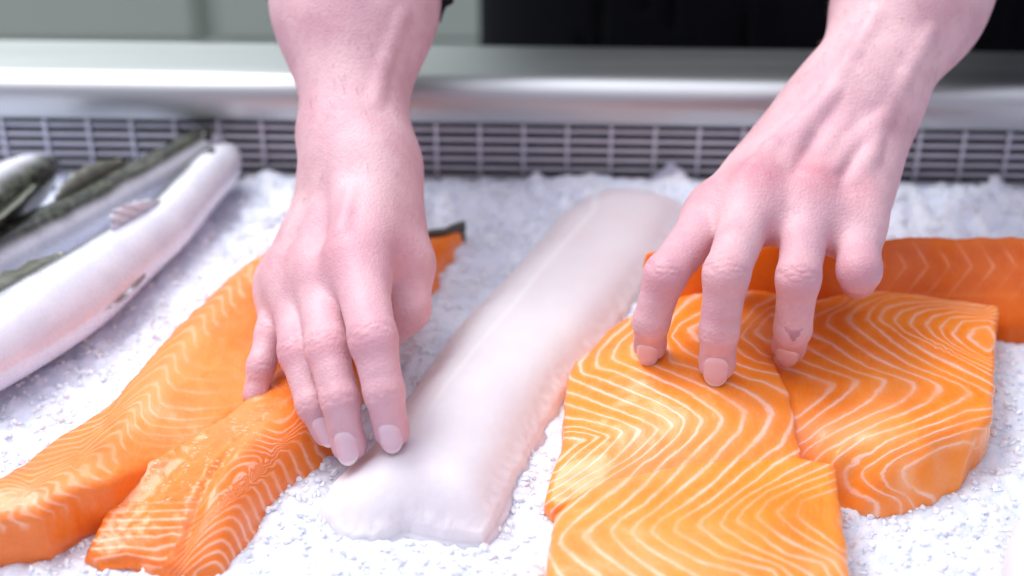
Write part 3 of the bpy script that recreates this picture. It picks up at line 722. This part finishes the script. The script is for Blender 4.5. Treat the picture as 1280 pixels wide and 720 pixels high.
whole_fish('slim olive backed whole fish in the middle, half hidden behind the white bellied one',
           sp([(276,166,.016),(254,180,.016),(215,206,.014),(160,236,.012),(105,268,.011),(45,300,.011),(-30,340,.011),(-120,392,.010),(-200,440,.010)]),
           [(.003,.004),(.007,.008),(.0085,.0095),(.0085,.010),(.009,.0105),(.010,.012),(.011,.013),(.009,.010),(.005,.005)], math.radians(-28), .18,
           fins=[('dorsal_fin', 24, 38, 0., .010, FIND, .5)])
whole_fish('whole fish with a bright white flank, at the far left edge of the ice',
           sp([(62,206,.016),(36,224,.018),(0,250,.018),(-50,290,.018),(-110,335,.018),(-180,390,.016),(-240,440,.014)]),
           [(.005,.006),(.012,.014),(.015,.018),(.017,.021),(.016,.021),(.010,.013),(.005,.006)], math.radians(62), -.22,
           fins=[('dorsal_fin', 20, 44, 0., .012, FIND, .5)])
# ------------------------------------------------------------------ the person: distance-field body, meshed as one skin
def cone(P, a, b, ra, rb):
    ba = b - a; h = np.clip(((P - a) @ ba) / (ba @ ba), 0, 1)
    return np.linalg.norm(P - a - h[:, None] * ba, axis=1) - (ra + (rb - ra) * h)
def smin(a, b, k):
    h = np.maximum(k - np.abs(a - b), 0) / k
    return np.minimum(a, b) - h * h * k * .25
def polygonise(f, lo, hi, step, reach):
    """surface nets over the box lo..hi; blocks far from the surface are skipped"""
    lo = np.array(lo); n = np.ceil((np.array(hi) - lo) / step).astype(int) + 1
    bs = 12; nbk = (n + bs - 1) // bs; n = nbk * bs
    D = np.full(tuple(n), 1., np.float32)
    bi = np.stack(np.meshgrid(*[np.arange(k) for k in nbk], indexing='ij'), -1).reshape(-1, 3)
    cen = lo + (bi * bs + bs / 2 - .5) * step
    dc = np.concatenate([f(cen[i:i + 20000]) for i in range(0, len(cen), 20000)])
    act = np.abs(dc) < bs * step * .87 + reach
    sg = np.where(dc < 0, -1., 1.)
    D5 = D.reshape(nbk[0], bs, nbk[1], bs, nbk[2], bs)
    loc = np.stack(np.meshgrid(*[np.arange(bs)] * 3, indexing='ij'), -1).reshape(-1, 3)
    for k in np.nonzero((~act) & (dc < 0))[0]:
        i, j, l = bi[k]; D5[i, :, j, :, l, :] = -1
    ids = np.nonzero(act)[0]; CH = 60
    for s in range(0, len(ids), CH):
        kk = ids[s:s + CH]
        P = lo + ((bi[kk] * bs)[:, None] + loc[None]) * step
        v = f(P.reshape(-1, 3)).reshape(len(kk), bs, bs, bs)
        for q, k in enumerate(kk):
            i, j, l = bi[k]; D5[i, :, j, :, l, :] = v[q]
    S = D < 0
    c = np.zeros(tuple(n - 1), np.int8)
    for dx in (0, 1):
        for dy in (0, 1):
            for dz in (0, 1):
                c += S[dx:n[0] - 1 + dx, dy:n[1] - 1 + dy, dz:n[2] - 1 + dz]
    A = np.argwhere((c > 0) & (c < 8))
    idx = np.full(tuple(n - 1), -1, np.int32); idx[tuple(A.T)] = np.arange(len(A))
    acc = np.zeros((len(A), 3)); cnt = np.zeros(len(A))
    corners = [np.array((x, y, z)) for x in (0, 1) for y in (0, 1) for z in (0, 1)]
    for a in corners:
        for ax in range(3):
            if a[ax]: continue
            b = a.copy(); b[ax] = 1
            va = D[tuple((A + a).T)].astype(float); vb = D[tuple((A + b).T)].astype(float)
            m = (va < 0) != (vb < 0)
            t = np.where(m, va / np.where(m, va - vb, 1), 0)
            p = a + (b - a) * t[:, None]
            acc += p * m[:, None]; cnt += m
    V = lo + (A + acc / cnt[:, None]) * step
    F = []
    for ax in range(3):
        o1, o2 = [(1, 2), (2, 0), (0, 1)][ax]
        sl = [slice(1, n[k] - 1) for k in range(3)]
        s0 = list(sl); s1 = list(sl); s0[ax] = slice(1, n[ax] - 2); s1[ax] = slice(2, n[ax] - 1)
        a = S[tuple(s0)]; b = S[tuple(s1)]
        E = np.argwhere(a != b) + 1
        if not len(E): continue
        inside = S[tuple(E.T)]
        e1 = np.zeros(3, int); e1[o1] = 1; e2 = np.zeros(3, int); e2[o2] = 1
        q = np.stack([idx[tuple(E.T)], idx[tuple((E - e1).T)], idx[tuple((E - e1 - e2).T)], idx[tuple((E - e2).T)]], 1)
        q[~inside] = q[~inside][:, ::-1]
        F.append(q)
    F = np.concatenate(F); F = F[(F >= 0).all(1)]
    return V, F
def unit(v): return v / np.linalg.norm(v)

class Hand:
    """fingers: name -> 4 joints (knuckle, middle joint, end joint, tip) and 4 radii"""
    def __init__(s, fingers, thumb, wrist, fore, elbow, side, rad):
        s.f = fingers; s.thumb = thumb; s.wrist = wrist; s.fore = fore; s.elbow = elbow; s.rad = rad
        names = ['index', 'middle', 'ring', 'pinky']
        K = [fingers[k][0][0] for k in names]
        row = unit(K[3] - K[0]); ax = unit((K[1] + K[2]) / 2 - wrist)
        nrm = unit(np.cross(row, ax))
        if nrm @ (CAM - wrist) < 0: nrm = -nrm
        s.n = nrm; s.row = row; s.ax = ax; s.names = names; s.veins = []
        s.info = {}
        for k in names:
            J, R = fingers[k]
            to = unit(CAM - J[2])
            bend = J[1] - (J[0] + J[2]) / 2
            dn = unit(unit(bend) * .35 + to * .65 + nrm * .35)
            s.info[k] = dn
    def groove(s, P, c, a, dn, r, ts, amp, wd):
        q = P - c; t = q @ a; pr = q - t[:, None] * a
        rr = np.linalg.norm(pr, axis=1) + 1e-9
        m = (np.abs(t) < .010) & (rr < r * 1.7)
        out = np.zeros(len(P))
        if not m.any(): return out
        dorsal = (pr[m] @ dn) / rr[m]
        lat = (pr[m] @ np.cross(a, dn)) / r
        wgt = np.clip((dorsal - .1) / .5, 0, 1)
        g = 0
        for j, (tj, cv, am) in enumerate(ts):
            g = g + am * np.exp(-((t[m] - tj - cv * lat ** 2 - .0004 * np.sin(lat * 7 + j * 2.1)) / wd) ** 2)
        out[m] = amp * g * wgt
        return out
    def __call__(s, P):
        d = None
        n = s.n; W = s.wrist; row = s.row
        wr, wd = s.rad['wrist']                      # half width across, half depth
        off = [-.62, -.2, .2, .6]
        parts = []
        for i, k in enumerate(s.names):
            J, R = s.f[k]
            w0 = W + row * off[i] * wr * .9
            c = cone(P, w0 - n * .002, J[0] - n * R[0] * .15, wd * .80, R[0] * 1.02)
            d = c if d is None else smin(d, c, .010)
        # palm pad and heel of the hand
        Ki = s.f['index'][0][0]; Kp = s.f['pinky'][0][0]; Km = s.f['middle'][0][0]; Kr = s.f['ring'][0][0]
        d = smin(d, cone(P, W + row * wr * .45 - n * .010, Kp * .75 + W * .25 - n * .012, .012, .011), .012)
        d = smin(d, cone(P, W - row * wr * .45 - n * .010, Ki * .7 + W * .3 - n * .012, .012, .011), .012)
        # extensor tendons
        for i, k in enumerate(s.names):
            J, R = s.f[k]; w0 = W + row * off[i] * wr * .35
            d = smin(d, cone(P, w0 + n * (wd * .80 - .0022), J[0] + n * (R[0] * .72), .0020, .0026), .0050)
            d = smin(d, np.linalg.norm(P - (J[0] + n * R[0] * .22), axis=1) - R[0] * .76, .008)
        # forearm: two bones side by side, swelling towards the elbow
        f0, f1 = s.fore, s.elbow
        r2 = s.rad['row2']; fr, fd = s.rad['fore']; er, edp = s.rad['elbow']
        for sg in (-1, 1):
            a = W + row * sg * (wr - wd); b = f0 + r2 * sg * (fr - fd); c = f1 + r2 * sg * (er - edp)
            d = smin(d, cone(P, a, b, wd, fd), .016)
            d = smin(d, cone(P, b, c, fd, edp), .030)
        d = smin(d, np.linalg.norm(P - (W + row * wr * .62 + n * wd * .55 + unit(f0 - W) * .010), axis=1) - .0075, .010)
        for chain in s.veins:
            for a, b in zip(chain[:-1], chain[1:]): d = smin(d, cone(P, a, b, .0012, .0012), .0040)
        # thumb
        J, R = s.thumb
        t = cone(P, J[0], J[1], R[0], R[1]); t = smin(t, cone(P, J[1], J[2], R[1], R[2]), .004); t = smin(t, cone(P, J[2], J[3], R[2], R[3]), .003)
        d = smin(d, t, .012)
        for k0, k1 in zip(s.names[:-1], s.names[1:]):     # webs between the fingers
            J, Ra = s.f[k0]; K, Rb = s.f[k1]
            ea = J[0] + unit(J[1] - J[0]) * .0150 - n * .003; eb = K[0] + unit(K[1] - K[0]) * .0150 - n * .003
            d = smin(d, cone(P, ea, eb, .0058, .0058), .010)
            ea = J[0] + unit(J[1] - J[0]) * .0075 + n * .0005; eb = K[0] + unit(K[1] - K[0]) * .0075 + n * .0005
            d = smin(d, cone(P, ea, eb, .0066, .0066), .008)
        hand = d; out = d
        for k in s.names:
            J, R = s.f[k]
            g = cone(P, J[0], J[1], R[0], R[1])
            mid = (J[0] + J[1]) / 2
            g = smin(g, cone(P, J[1], J[2], R[1] * .98, R[2] * 1.0), .004)
            g = smin(g, cone(P, J[2], J[3], R[2] * .98, R[3]), .0022)
            dn = s.info[k]
            a1 = unit(J[1] - J[0]); a2 = unit(J[2] - J[1]); a3 = unit(J[3] - J[2])
            ap = unit(a1 + a2); ad = unit(a2 + a3)
            dp = unit(dn - ap * (dn @ ap)); dd = unit(dn - ad * (dn @ ad))
            pass
            g = smin(g, np.linalg.norm(P - (J[3] - dd * R[3] * .22 - a3 * R[3] * .3), axis=1) - R[3] * .93, .003)
            g = g + s.groove(P, J[1], ap, dp, R[1], [(-.0027, .0016, .7), (-.0009, .0005, 1.), (.0010, -.0006, .8), (.0030, -.0016, .5)], (.00052 if not (k == 'pinky' and s.elbow[0] > .1) else 0.), .00055)
            g = g + s.groove(P, J[2], ad, dd, R[2], [(-.0011, .0008, .7), (.0007, -.0004, 1.)], .00038, .00050)
            # bed of the nail
            q = P - J[3]; tt = q @ a3; lat = q @ np.cross(a3, unit(dn - a3 * (dn @ a3))); dor = q @ unit(dn - a3 * (dn @ a3))
            m = 1 - np.clip(((np.abs(lat) / (R[3] * .84)) ** 3 + (np.abs(tt + R[3] * .2) / (R[3] * 1.2)) ** 3 - .75) / .5, 0, 1)
            g = g + np.where(dor > 0, .00042 * m, 0)
            out = smin(out, smin(hand, g, .0065), .0022)
        # knuckle creases on the back of the hand
        for k in s.names[:]:
            J, R = s.f[k]; a1 = unit(J[0] - W)
            out = out + s.groove(P, J[0] + n * R[0] * .2, a1, n, R[0], [(-.003, .001, .6), (-.0008, .0004, .8), (.0014, -.0005, .7), (.0034, -.001, .5)], .00026, .0006)
        return out
    def nails(s, parent, mat, skip=()):
        for k in list(s.names) + ['thumb']:
            if k in skip: continue
            if k == 'thumb': J, R = s.thumb; dn = unit(CAM - J[3])
            else: J, R = s.f[k]; dn = s.info[k]
            a = unit(J[3] - J[2]); d = unit(dn - a * (dn @ a)); l = np.cross(a, d); r = R[3]
            V = []; nu, nv = 15, 13
            for lay in (0, 1):
                for j in range(nv):
                    v = j / (nv - 1)
                    for i in range(nu):
                        u = i / (nu - 1) * 2 - 1
                        # rounded cuticle end, nearly straight free edge
                        tlo = -r * (1.38 - 1.0 * abs(u) ** 2.3); thi = r * (.93 - .72 * abs(u) ** 2.3)
                        t = tlo + (thi - tlo) * v
                        ang = u * math.radians(54)
                        rad = r * (1.0 + .015 - .19 * max(0, (t / r - .05)) ** 1.5)
                        rad = rad - .0001 * 0 - (.00045 if lay else 0) - .0005 * abs(u) ** 6 - (.00025 if j == 0 else 0)
                        V.append(J[3] + a * t + d * (rad * math.cos(ang) + r * .0) + l * (rad * .98 * math.sin(ang)))
            F = []; N = nu * nv
            for j in range(nv - 1):
                for i in range(nu - 1):
                    q = j * nu + i; F.append((q, q + 1, q + nu + 1, q + nu)); F.append((N + q, N + q + nu, N + q + nu + 1, N + q + 1))
            per = [i for i in range(nu)] + [j * nu + nu - 1 for j in range(1, nv)] + [(nv - 1) * nu + i for i in range(nu - 2, -1, -1)] + [j * nu for j in range(nv - 2, 0, -1)]
            for i in range(len(per)):
                p, q = per[i], per[(i + 1) % len(per)]; F.append((p, N + p, N + q, q))
            tipw = np.array([(j % nv) / (nv - 1) for lay in (0, 1) for j in range(nv) for i in range(nu)])
            make('fingernail', V, F, mat, parent, {'free': tipw})

dd = at_d
# left in the picture: the right hand, resting on the salmon and the white fillet
HL = Hand({'index': ([dd(447,325,.655), dd(466,423,.622), dd(480,490,.619), dd(490,541,.6275)], [.0108, .0086, .0074, .0062]),
           'middle': ([dd(398,336,.671), dd(409,436,.635), dd(425,500,.624), dd(436,558,.6285)], [.0100, .0080, .0071, .0061]),
           'ring': ([dd(364,346,.682), dd(372,440,.647), dd(391,505,.637), dd(410,540,.638)], [.0090, .0071, .0064, .0056]),
           'pinky': ([dd(353,352,.694), dd(340,416,.672), dd(326,458,.664), dd(319,495,.663)], [.0080, .0062, .0055, .0045])},
          ([dd(478,215,.698), dd(511,330,.678), dd(508,385,.674), dd(480,420,.678)], [.0094, .0088, .0082, .0062]),
          dd(443,200,.696), dd(444,0,.724), np.array([-.072, .190, .215]), 1,
          {'wrist': (.0180, .0142), 'fore': (.0262, .0220), 'elbow': (.036, .032), 'row2': np.array([-1., .1, .2]) / np.linalg.norm([-1., .1, .2])})
# right in the picture: the left hand, pressing the large fillet
HR = Hand({'index': ([dd(895,264,.672), dd(832,343,.640), dd(814,402,.647), dd(812,434,.658)], [.0098, .0077, .0069, .0060]),
           'middle': ([dd(945,243,.665), dd(908,342,.629), dd(899,413,.636), dd(896,457,.6455)], [.0106, .0082, .0074, .0066]),
           'ring': ([dd(1013,246,.667), dd(998,347,.637), dd(991,411,.648), dd(986,435,.660)], [.0102, .0079, .0071, .0063]),
           'pinky': ([dd(1072,265,.668), dd(1074,338,.645), dd(1073,350,.668), dd(1069,356,.697)], [.0097, .0080, .0070, .0054])},
          ([dd(1008,150,.704), dd(938,232,.697), dd(905,285,.697), dd(884,312,.708)], [.0100, .0090, .0080, .0062]),
          dd(1073,116,.700), dd(1139,-2,.722), np.array([.262, .195, .215]), 1,
          {'wrist': (.0202, .0150), 'fore': (.0208, .0190), 'elbow': (.034, .030), 'row2': np.array([1., -.15, .3]) / np.linalg.norm([1., -.15, .3])})

def trace_veins(H, L):
    out = []
    for chain in L:
        pts = []
        for px, py in chain:
            r = unit(ray(px, py)); t = .5
            for _ in range(60):
                dv = H((CAM + r * t)[None])[0]; t += dv * .9
                if abs(dv) < .0001: break
            pts.append(CAM + r * (t + .0030))
        out.append(pts)
    H.veins = out
trace_veins(HR, [[(1160,40),(1128,100),(1102,150),(1088,195),(1064,232)], [(1102,150),(1062,182),(1040,212)], [(1095,20),(1066,70),(1040,118),(1000,165),(982,212)], [(1040,118),(965,185),(930,222)]])
trace_veins(HL, [[(500,20),(478,80),(468,130)], [(440,240),(428,290)]])
TC = np.array([.222, .36])
def ell(P, cx, cy, z0, z1, ax0, ax1, ay0, ay1, rnd):
    t = np.clip((P[:, 2] - z0) / (z1 - z0), 0, 1); a = ax0 + (ax1 - ax0) * t; b = ay0 + (ay1 - ay0) * t
    q = np.hypot((P[:, 0] - cx) / a, (P[:, 1] - cy) / b); r = (q - 1) * np.minimum(a, b)
    v = np.maximum(z0 - P[:, 2], P[:, 2] - z1)
    return np.minimum(np.maximum(r, v), 0) + np.hypot(np.maximum(r, 0), np.maximum(v, 0)) - rnd
SHL, SHR = np.array([.02, .37, .47]), np.array([.35, .37, .47])
def torso_d(P, off=0.):
    d = ell(P, TC[0], TC[1], -.16, .14, .150, .140, .075, .075, .03 + off)
    d = smin(d, ell(P, TC[0], TC[1] + .01, .10, .44, .135, .150, .07, .07, .03 + off), .06)
    d = smin(d, cone(P, SHL, SHR, .058 + off, .058 + off), .06)
    d = smin(d, cone(P, np.array([.185, .37, .48]), np.array([.185, .36, .60]), .052 + off, .050 + off), .04)
    for x in (.105, .265):
        d = smin(d, cone(P, np.array([x, .37, -.12]), np.array([x, .38, -.74]), .078 + off, .050 + off), .03)
    return d
def upper_d(P, off=0.):
    d = cone(P, SHL, HL.elbow, .048 + off, .040 + off); return np.minimum(d, cone(P, SHR, HR.elbow, .048 + off, .040 + off))
def body_d(P): return smin(torso_d(P), upper_d(P), .03)

def bounds(H):
    pts = [p for k in H.names for p in H.f[k][0]] + list(H.thumb[0]) + [H.wrist, H.fore, H.elbow]
    pts = np.array(pts); return pts.min(0) - .045, pts.max(0) + .045
VV = []; FF = []; AR = {'red': [], 'mark': [], 'tip': []}; cnt = 0
for H in (HL, HR):
    lo, hi = bounds(H)
    V, F = polygonise(H, lo, hi, .00075 if True else .0015, .004)
    red = np.zeros(len(V)); tip = np.zeros(len(V))
    for k in H.names:
        J, R = H.f[k]
        red = np.maximum(red, .45 * np.exp(-(np.linalg.norm(V - J[1] - H.info[k] * R[1] * .8, axis=1) / (R[1] * .95)) ** 2))
        red = np.maximum(red, ({'index': .25, 'middle': 1.2, 'ring': 1.1, 'pinky': .6}[k] if H is HR else .5) * np.exp(-(np.linalg.norm(V - J[0] - H.n * R[0] * .8, axis=1) / (R[0] * 1.0)) ** 2))
        red = np.maximum(red, .25 * np.exp(-(np.linalg.norm(V - J[2] - H.info[k] * R[2] * .8, axis=1) / (R[2] * .8)) ** 2))
        tip = np.maximum(tip, np.exp(-(np.linalg.norm(V - J[3], axis=1) / (R[3] * 2.0)) ** 2))
        tip = np.maximum(tip, .35 * np.exp(-(np.linalg.norm(V - J[1], axis=1) / (R[1] * 2.6)) ** 2))
    mark = np.zeros(len(V))
    if H is HR:
        J, R = H.f['ring']; a = unit(J[3] - J[2]); c = J[2] + a * .0015 + H.info['ring'] * R[2] * .97; c = c + H.row * .0002
        q = V - c; l = q @ H.row; t = q @ a; o = q @ H.info['ring']
        nz = vnoise(l * 900 + 7, t * 900, 2) * .0012
        hw = np.clip(.0031 - .75 * (t + .0016), .0002, .0034)           # a ragged triangle, point towards the nail
        mark = np.clip(1 - np.maximum(np.abs(l + nz) - hw, np.abs(t) - .0021) / .0007, 0, 1) * np.exp(-(o / .004) ** 2) * .8
    VV.append(V); FF.append(F + cnt); cnt += len(V)
    AR['red'].append(red); AR['mark'].append(mark); AR['tip'].append(tip)
V, F = polygonise(body_d, (-.16, .15, -.82), (.50, .56, .66), .009, .05)
VV.append(V); FF.append(F + cnt); cnt += len(V)
for k in AR: AR[k].append(np.zeros(len(V)))

M = Mat('skin')
red = M.attr('red'); tp = M.attr('tip'); mk = M.attr('mark')
n1 = M.noise(34, 4, .6); n2 = M.noise(160, 3)
c = M.mix(M.ss(n1, .32, .70), (.745, .475, .505), (.60, .335, .385))
c = M.mix(M.math('MULTIPLY', tp, .45), c, (.63, .345, .42))
c = M.mix(M.math('MULTIPLY', red, M.ss(n2, .25, .65, .55, 1.)), c, (.62, .215, .27))
c = M.mix(M.math('MULTIPLY', M.ss(M.noise(420, 3), .56, .72), .30), c, (.60, .29, .31))
c = M.mix(M.math('MULTIPLY', M.ss(M.noise(16, 3), .50, .68), .35), c, (.72, .37, .44))
c = M.mix(M.math('MULTIPLY', M.ss(M.math('ADD', mk, M.math('MULTIPLY_ADD', M.noise(700, 3), .5, -.25)), .15, .85), .65), c, (.33, .10, .16))
fine = M.voro(900); wr_ = M.noise(300, 4, .65)
M.set(Base_Color=c, Roughness=M.math('MULTIPLY_ADD', n2, .2, .40), Subsurface_Weight=.09, Subsurface_Radius=(1., .35, .25), Subsurface_Scale=.0025, Specular_IOR_Level=.38)
M.bump(M.math('ADD', M.math('MULTIPLY', fine, .6), wr_), .38, .0006)
SKIN = M.m
M = Mat('nail'); fr_ = M.attr('free')
c = M.mix(M.ss(fr_, .84, .95), (.76, .50, .57), (.86, .70, .72)); c = M.mix(M.ss(fr_, .30, .0), c, (.82, .62, .68))
M.set(Base_Color=c, Roughness=.24, Coat_Weight=.5, Coat_Roughness=.15, Subsurface_Weight=.1, Subsurface_Scale=.002, Specular_IOR_Level=.5)
M.bump(M.noise(500, 2), .06, .0004); NAIL = M.m
M = Mat('black_cotton'); n = M.noise(900, 2); n2 = M.noise(8, 3)
M.set(Base_Color=M.mix(n2, (.0035, .0035, .006), (.007, .007, .011)), Roughness=.85, Specular_IOR_Level=.15); M.bump(n, .2, .001); BLACK = M.m
M = Mat('black_apron'); n = M.noise(700, 2); n2 = M.noise(6, 3)
M.set(Base_Color=M.mix(n2, (.0025, .0025, .004), (.005, .005, .008)), Roughness=.8, Specular_IOR_Level=.15); M.bump(n, .2, .001); APRON = M.m

person = empty('person', (.185, .37, -.78))
tag(person, 'fishmonger in black shirt and apron with bare forearms, pressing both hands on the fillets', 'person')
body = make('body', np.concatenate(VV), np.concatenate(FF), SKIN, person, {k: np.concatenate(v) for k, v in AR.items()})
M = Mat('hair_brown'); n = M.noise(50, 2)
M.set(Base_Color=M.mix(n, (.22, .13, .10), (.36, .24, .19)), Roughness=.5)
for H, V_ in ((HL, VV[0]), (HR, VV[1])):
    hv = []; hf = []; hn = 0
    ax = unit(H.fore - H.wrist); tt = (V_ - H.wrist) @ ax
    pool = np.nonzero((tt > -.022) & (tt < .13))[0]
    for i in RNG.choice(pool, 420, replace=False):
        p = V_[i]; c0 = H.wrist + ax * tt[i]; nn_ = p - c0; nn_ = unit(nn_ - ax * (nn_ @ ax))
        if (nn_ @ H.n) < -.2: continue
        if tt[i] < .01 and RNG.random() < .6: continue
        dr = unit(-ax * RNG.uniform(.7, 1.1) + nn_ * RNG.uniform(.12, .4) + np.cross(ax, nn_) * RNG.normal(0, .35)); ln = RNG.uniform(.003, .0075)
        sd = unit(np.cross(dr, nn_)); p1 = p + dr * ln * .5 + nn_ * ln * .05; p2 = p + dr * ln - nn_ * ln * .08
        r0 = .00005
        q = [p + sd * r0, p - sd * r0, p + nn_ * r0 * 1.6, p1 + sd * r0 * .8, p1 - sd * r0 * .8, p1 + nn_ * r0 * 1.3, p2]
        hv += q; hf += [(hn, hn + 3, hn + 4, hn + 1), (hn + 1, hn + 4, hn + 5, hn + 2), (hn + 2, hn + 5, hn + 3, hn), (hn + 3, hn + 6, hn + 4), (hn + 4, hn + 6, hn + 5), (hn + 5, hn + 6, hn + 3)]; hn += 7
    make('arm_hair', hv, hf, M.m, person)
HL.nails(person, NAIL, skip=('thumb', 'pinky')); HR.nails(person, NAIL, skip=('thumb', 'pinky'))
HL_hem = HL.fore + (HL.elbow - HL.fore) * .035; HR_hem = HR.fore + (HR.elbow - HR.fore) * .22
def shirt_d(P):
    d = torso_d(P, .007)
    d = np.maximum(d, -.30 - P[:, 2]); d = np.maximum(d, P[:, 2] - .50)
    for H, hem, sh, w0 in ((HL, HL_hem, SHL, .044), (HR, HR_hem, SHR, .043)):
        ax = unit(H.elbow - hem)
        q = smin(cone(P, hem, H.elbow, w0, .050), cone(P, H.elbow, sh, .050, .060), .03)
        q = np.maximum(q, -((P - hem) @ ax))
        q = np.maximum(q, -(smin(cone(P, hem - ax * .06, H.elbow, w0 - .004, .046), np.full(len(P), .5), .001))) if False else q
        d = smin(d, q, .012)
    d = d + .0025 * np.sin(P[:, 2] * 60 + P[:, 0] * 25) * np.sin(P[:, 0] * 40 + P[:, 1] * 30)
    return d
V, F = polygonise(shirt_d, (-.17, .03, -.34), (.52, .58, .58), .006, .03)
make('shirt', V, F, BLACK, person)
def trouser_d(P):
    d = torso_d(P, .009); return np.maximum(np.maximum(d, P[:, 2] + .28), -.75 - P[:, 2])
V, F = polygonise(trouser_d, (-.05, .22, -.80), (.45, .50, -.2), .009, .05)
make('trousers', V, F, BLACK, person)
def apron_d(P):
    o = .017
    d = ell(P, TC[0], TC[1], -.55, .10, .178, .172, .085, .080, .03)
    d = smin(d, ell(P, TC[0], TC[1] + .01, .10, .36, .120, .100, .078, .076, .03), .05)
    d = np.abs(d) - .0025
    d = np.maximum(d, P[:, 1] - TC[1] - .015)
    d = np.maximum(d, P[:, 2] - .34); d = np.maximum(d, -.52 - P[:, 2])
    return d
V, F = polygonise(apron_d, (-.08, .20, -.56), (.46, .42, .40), .005, .03)
make('apron', V, F, APRON, person)
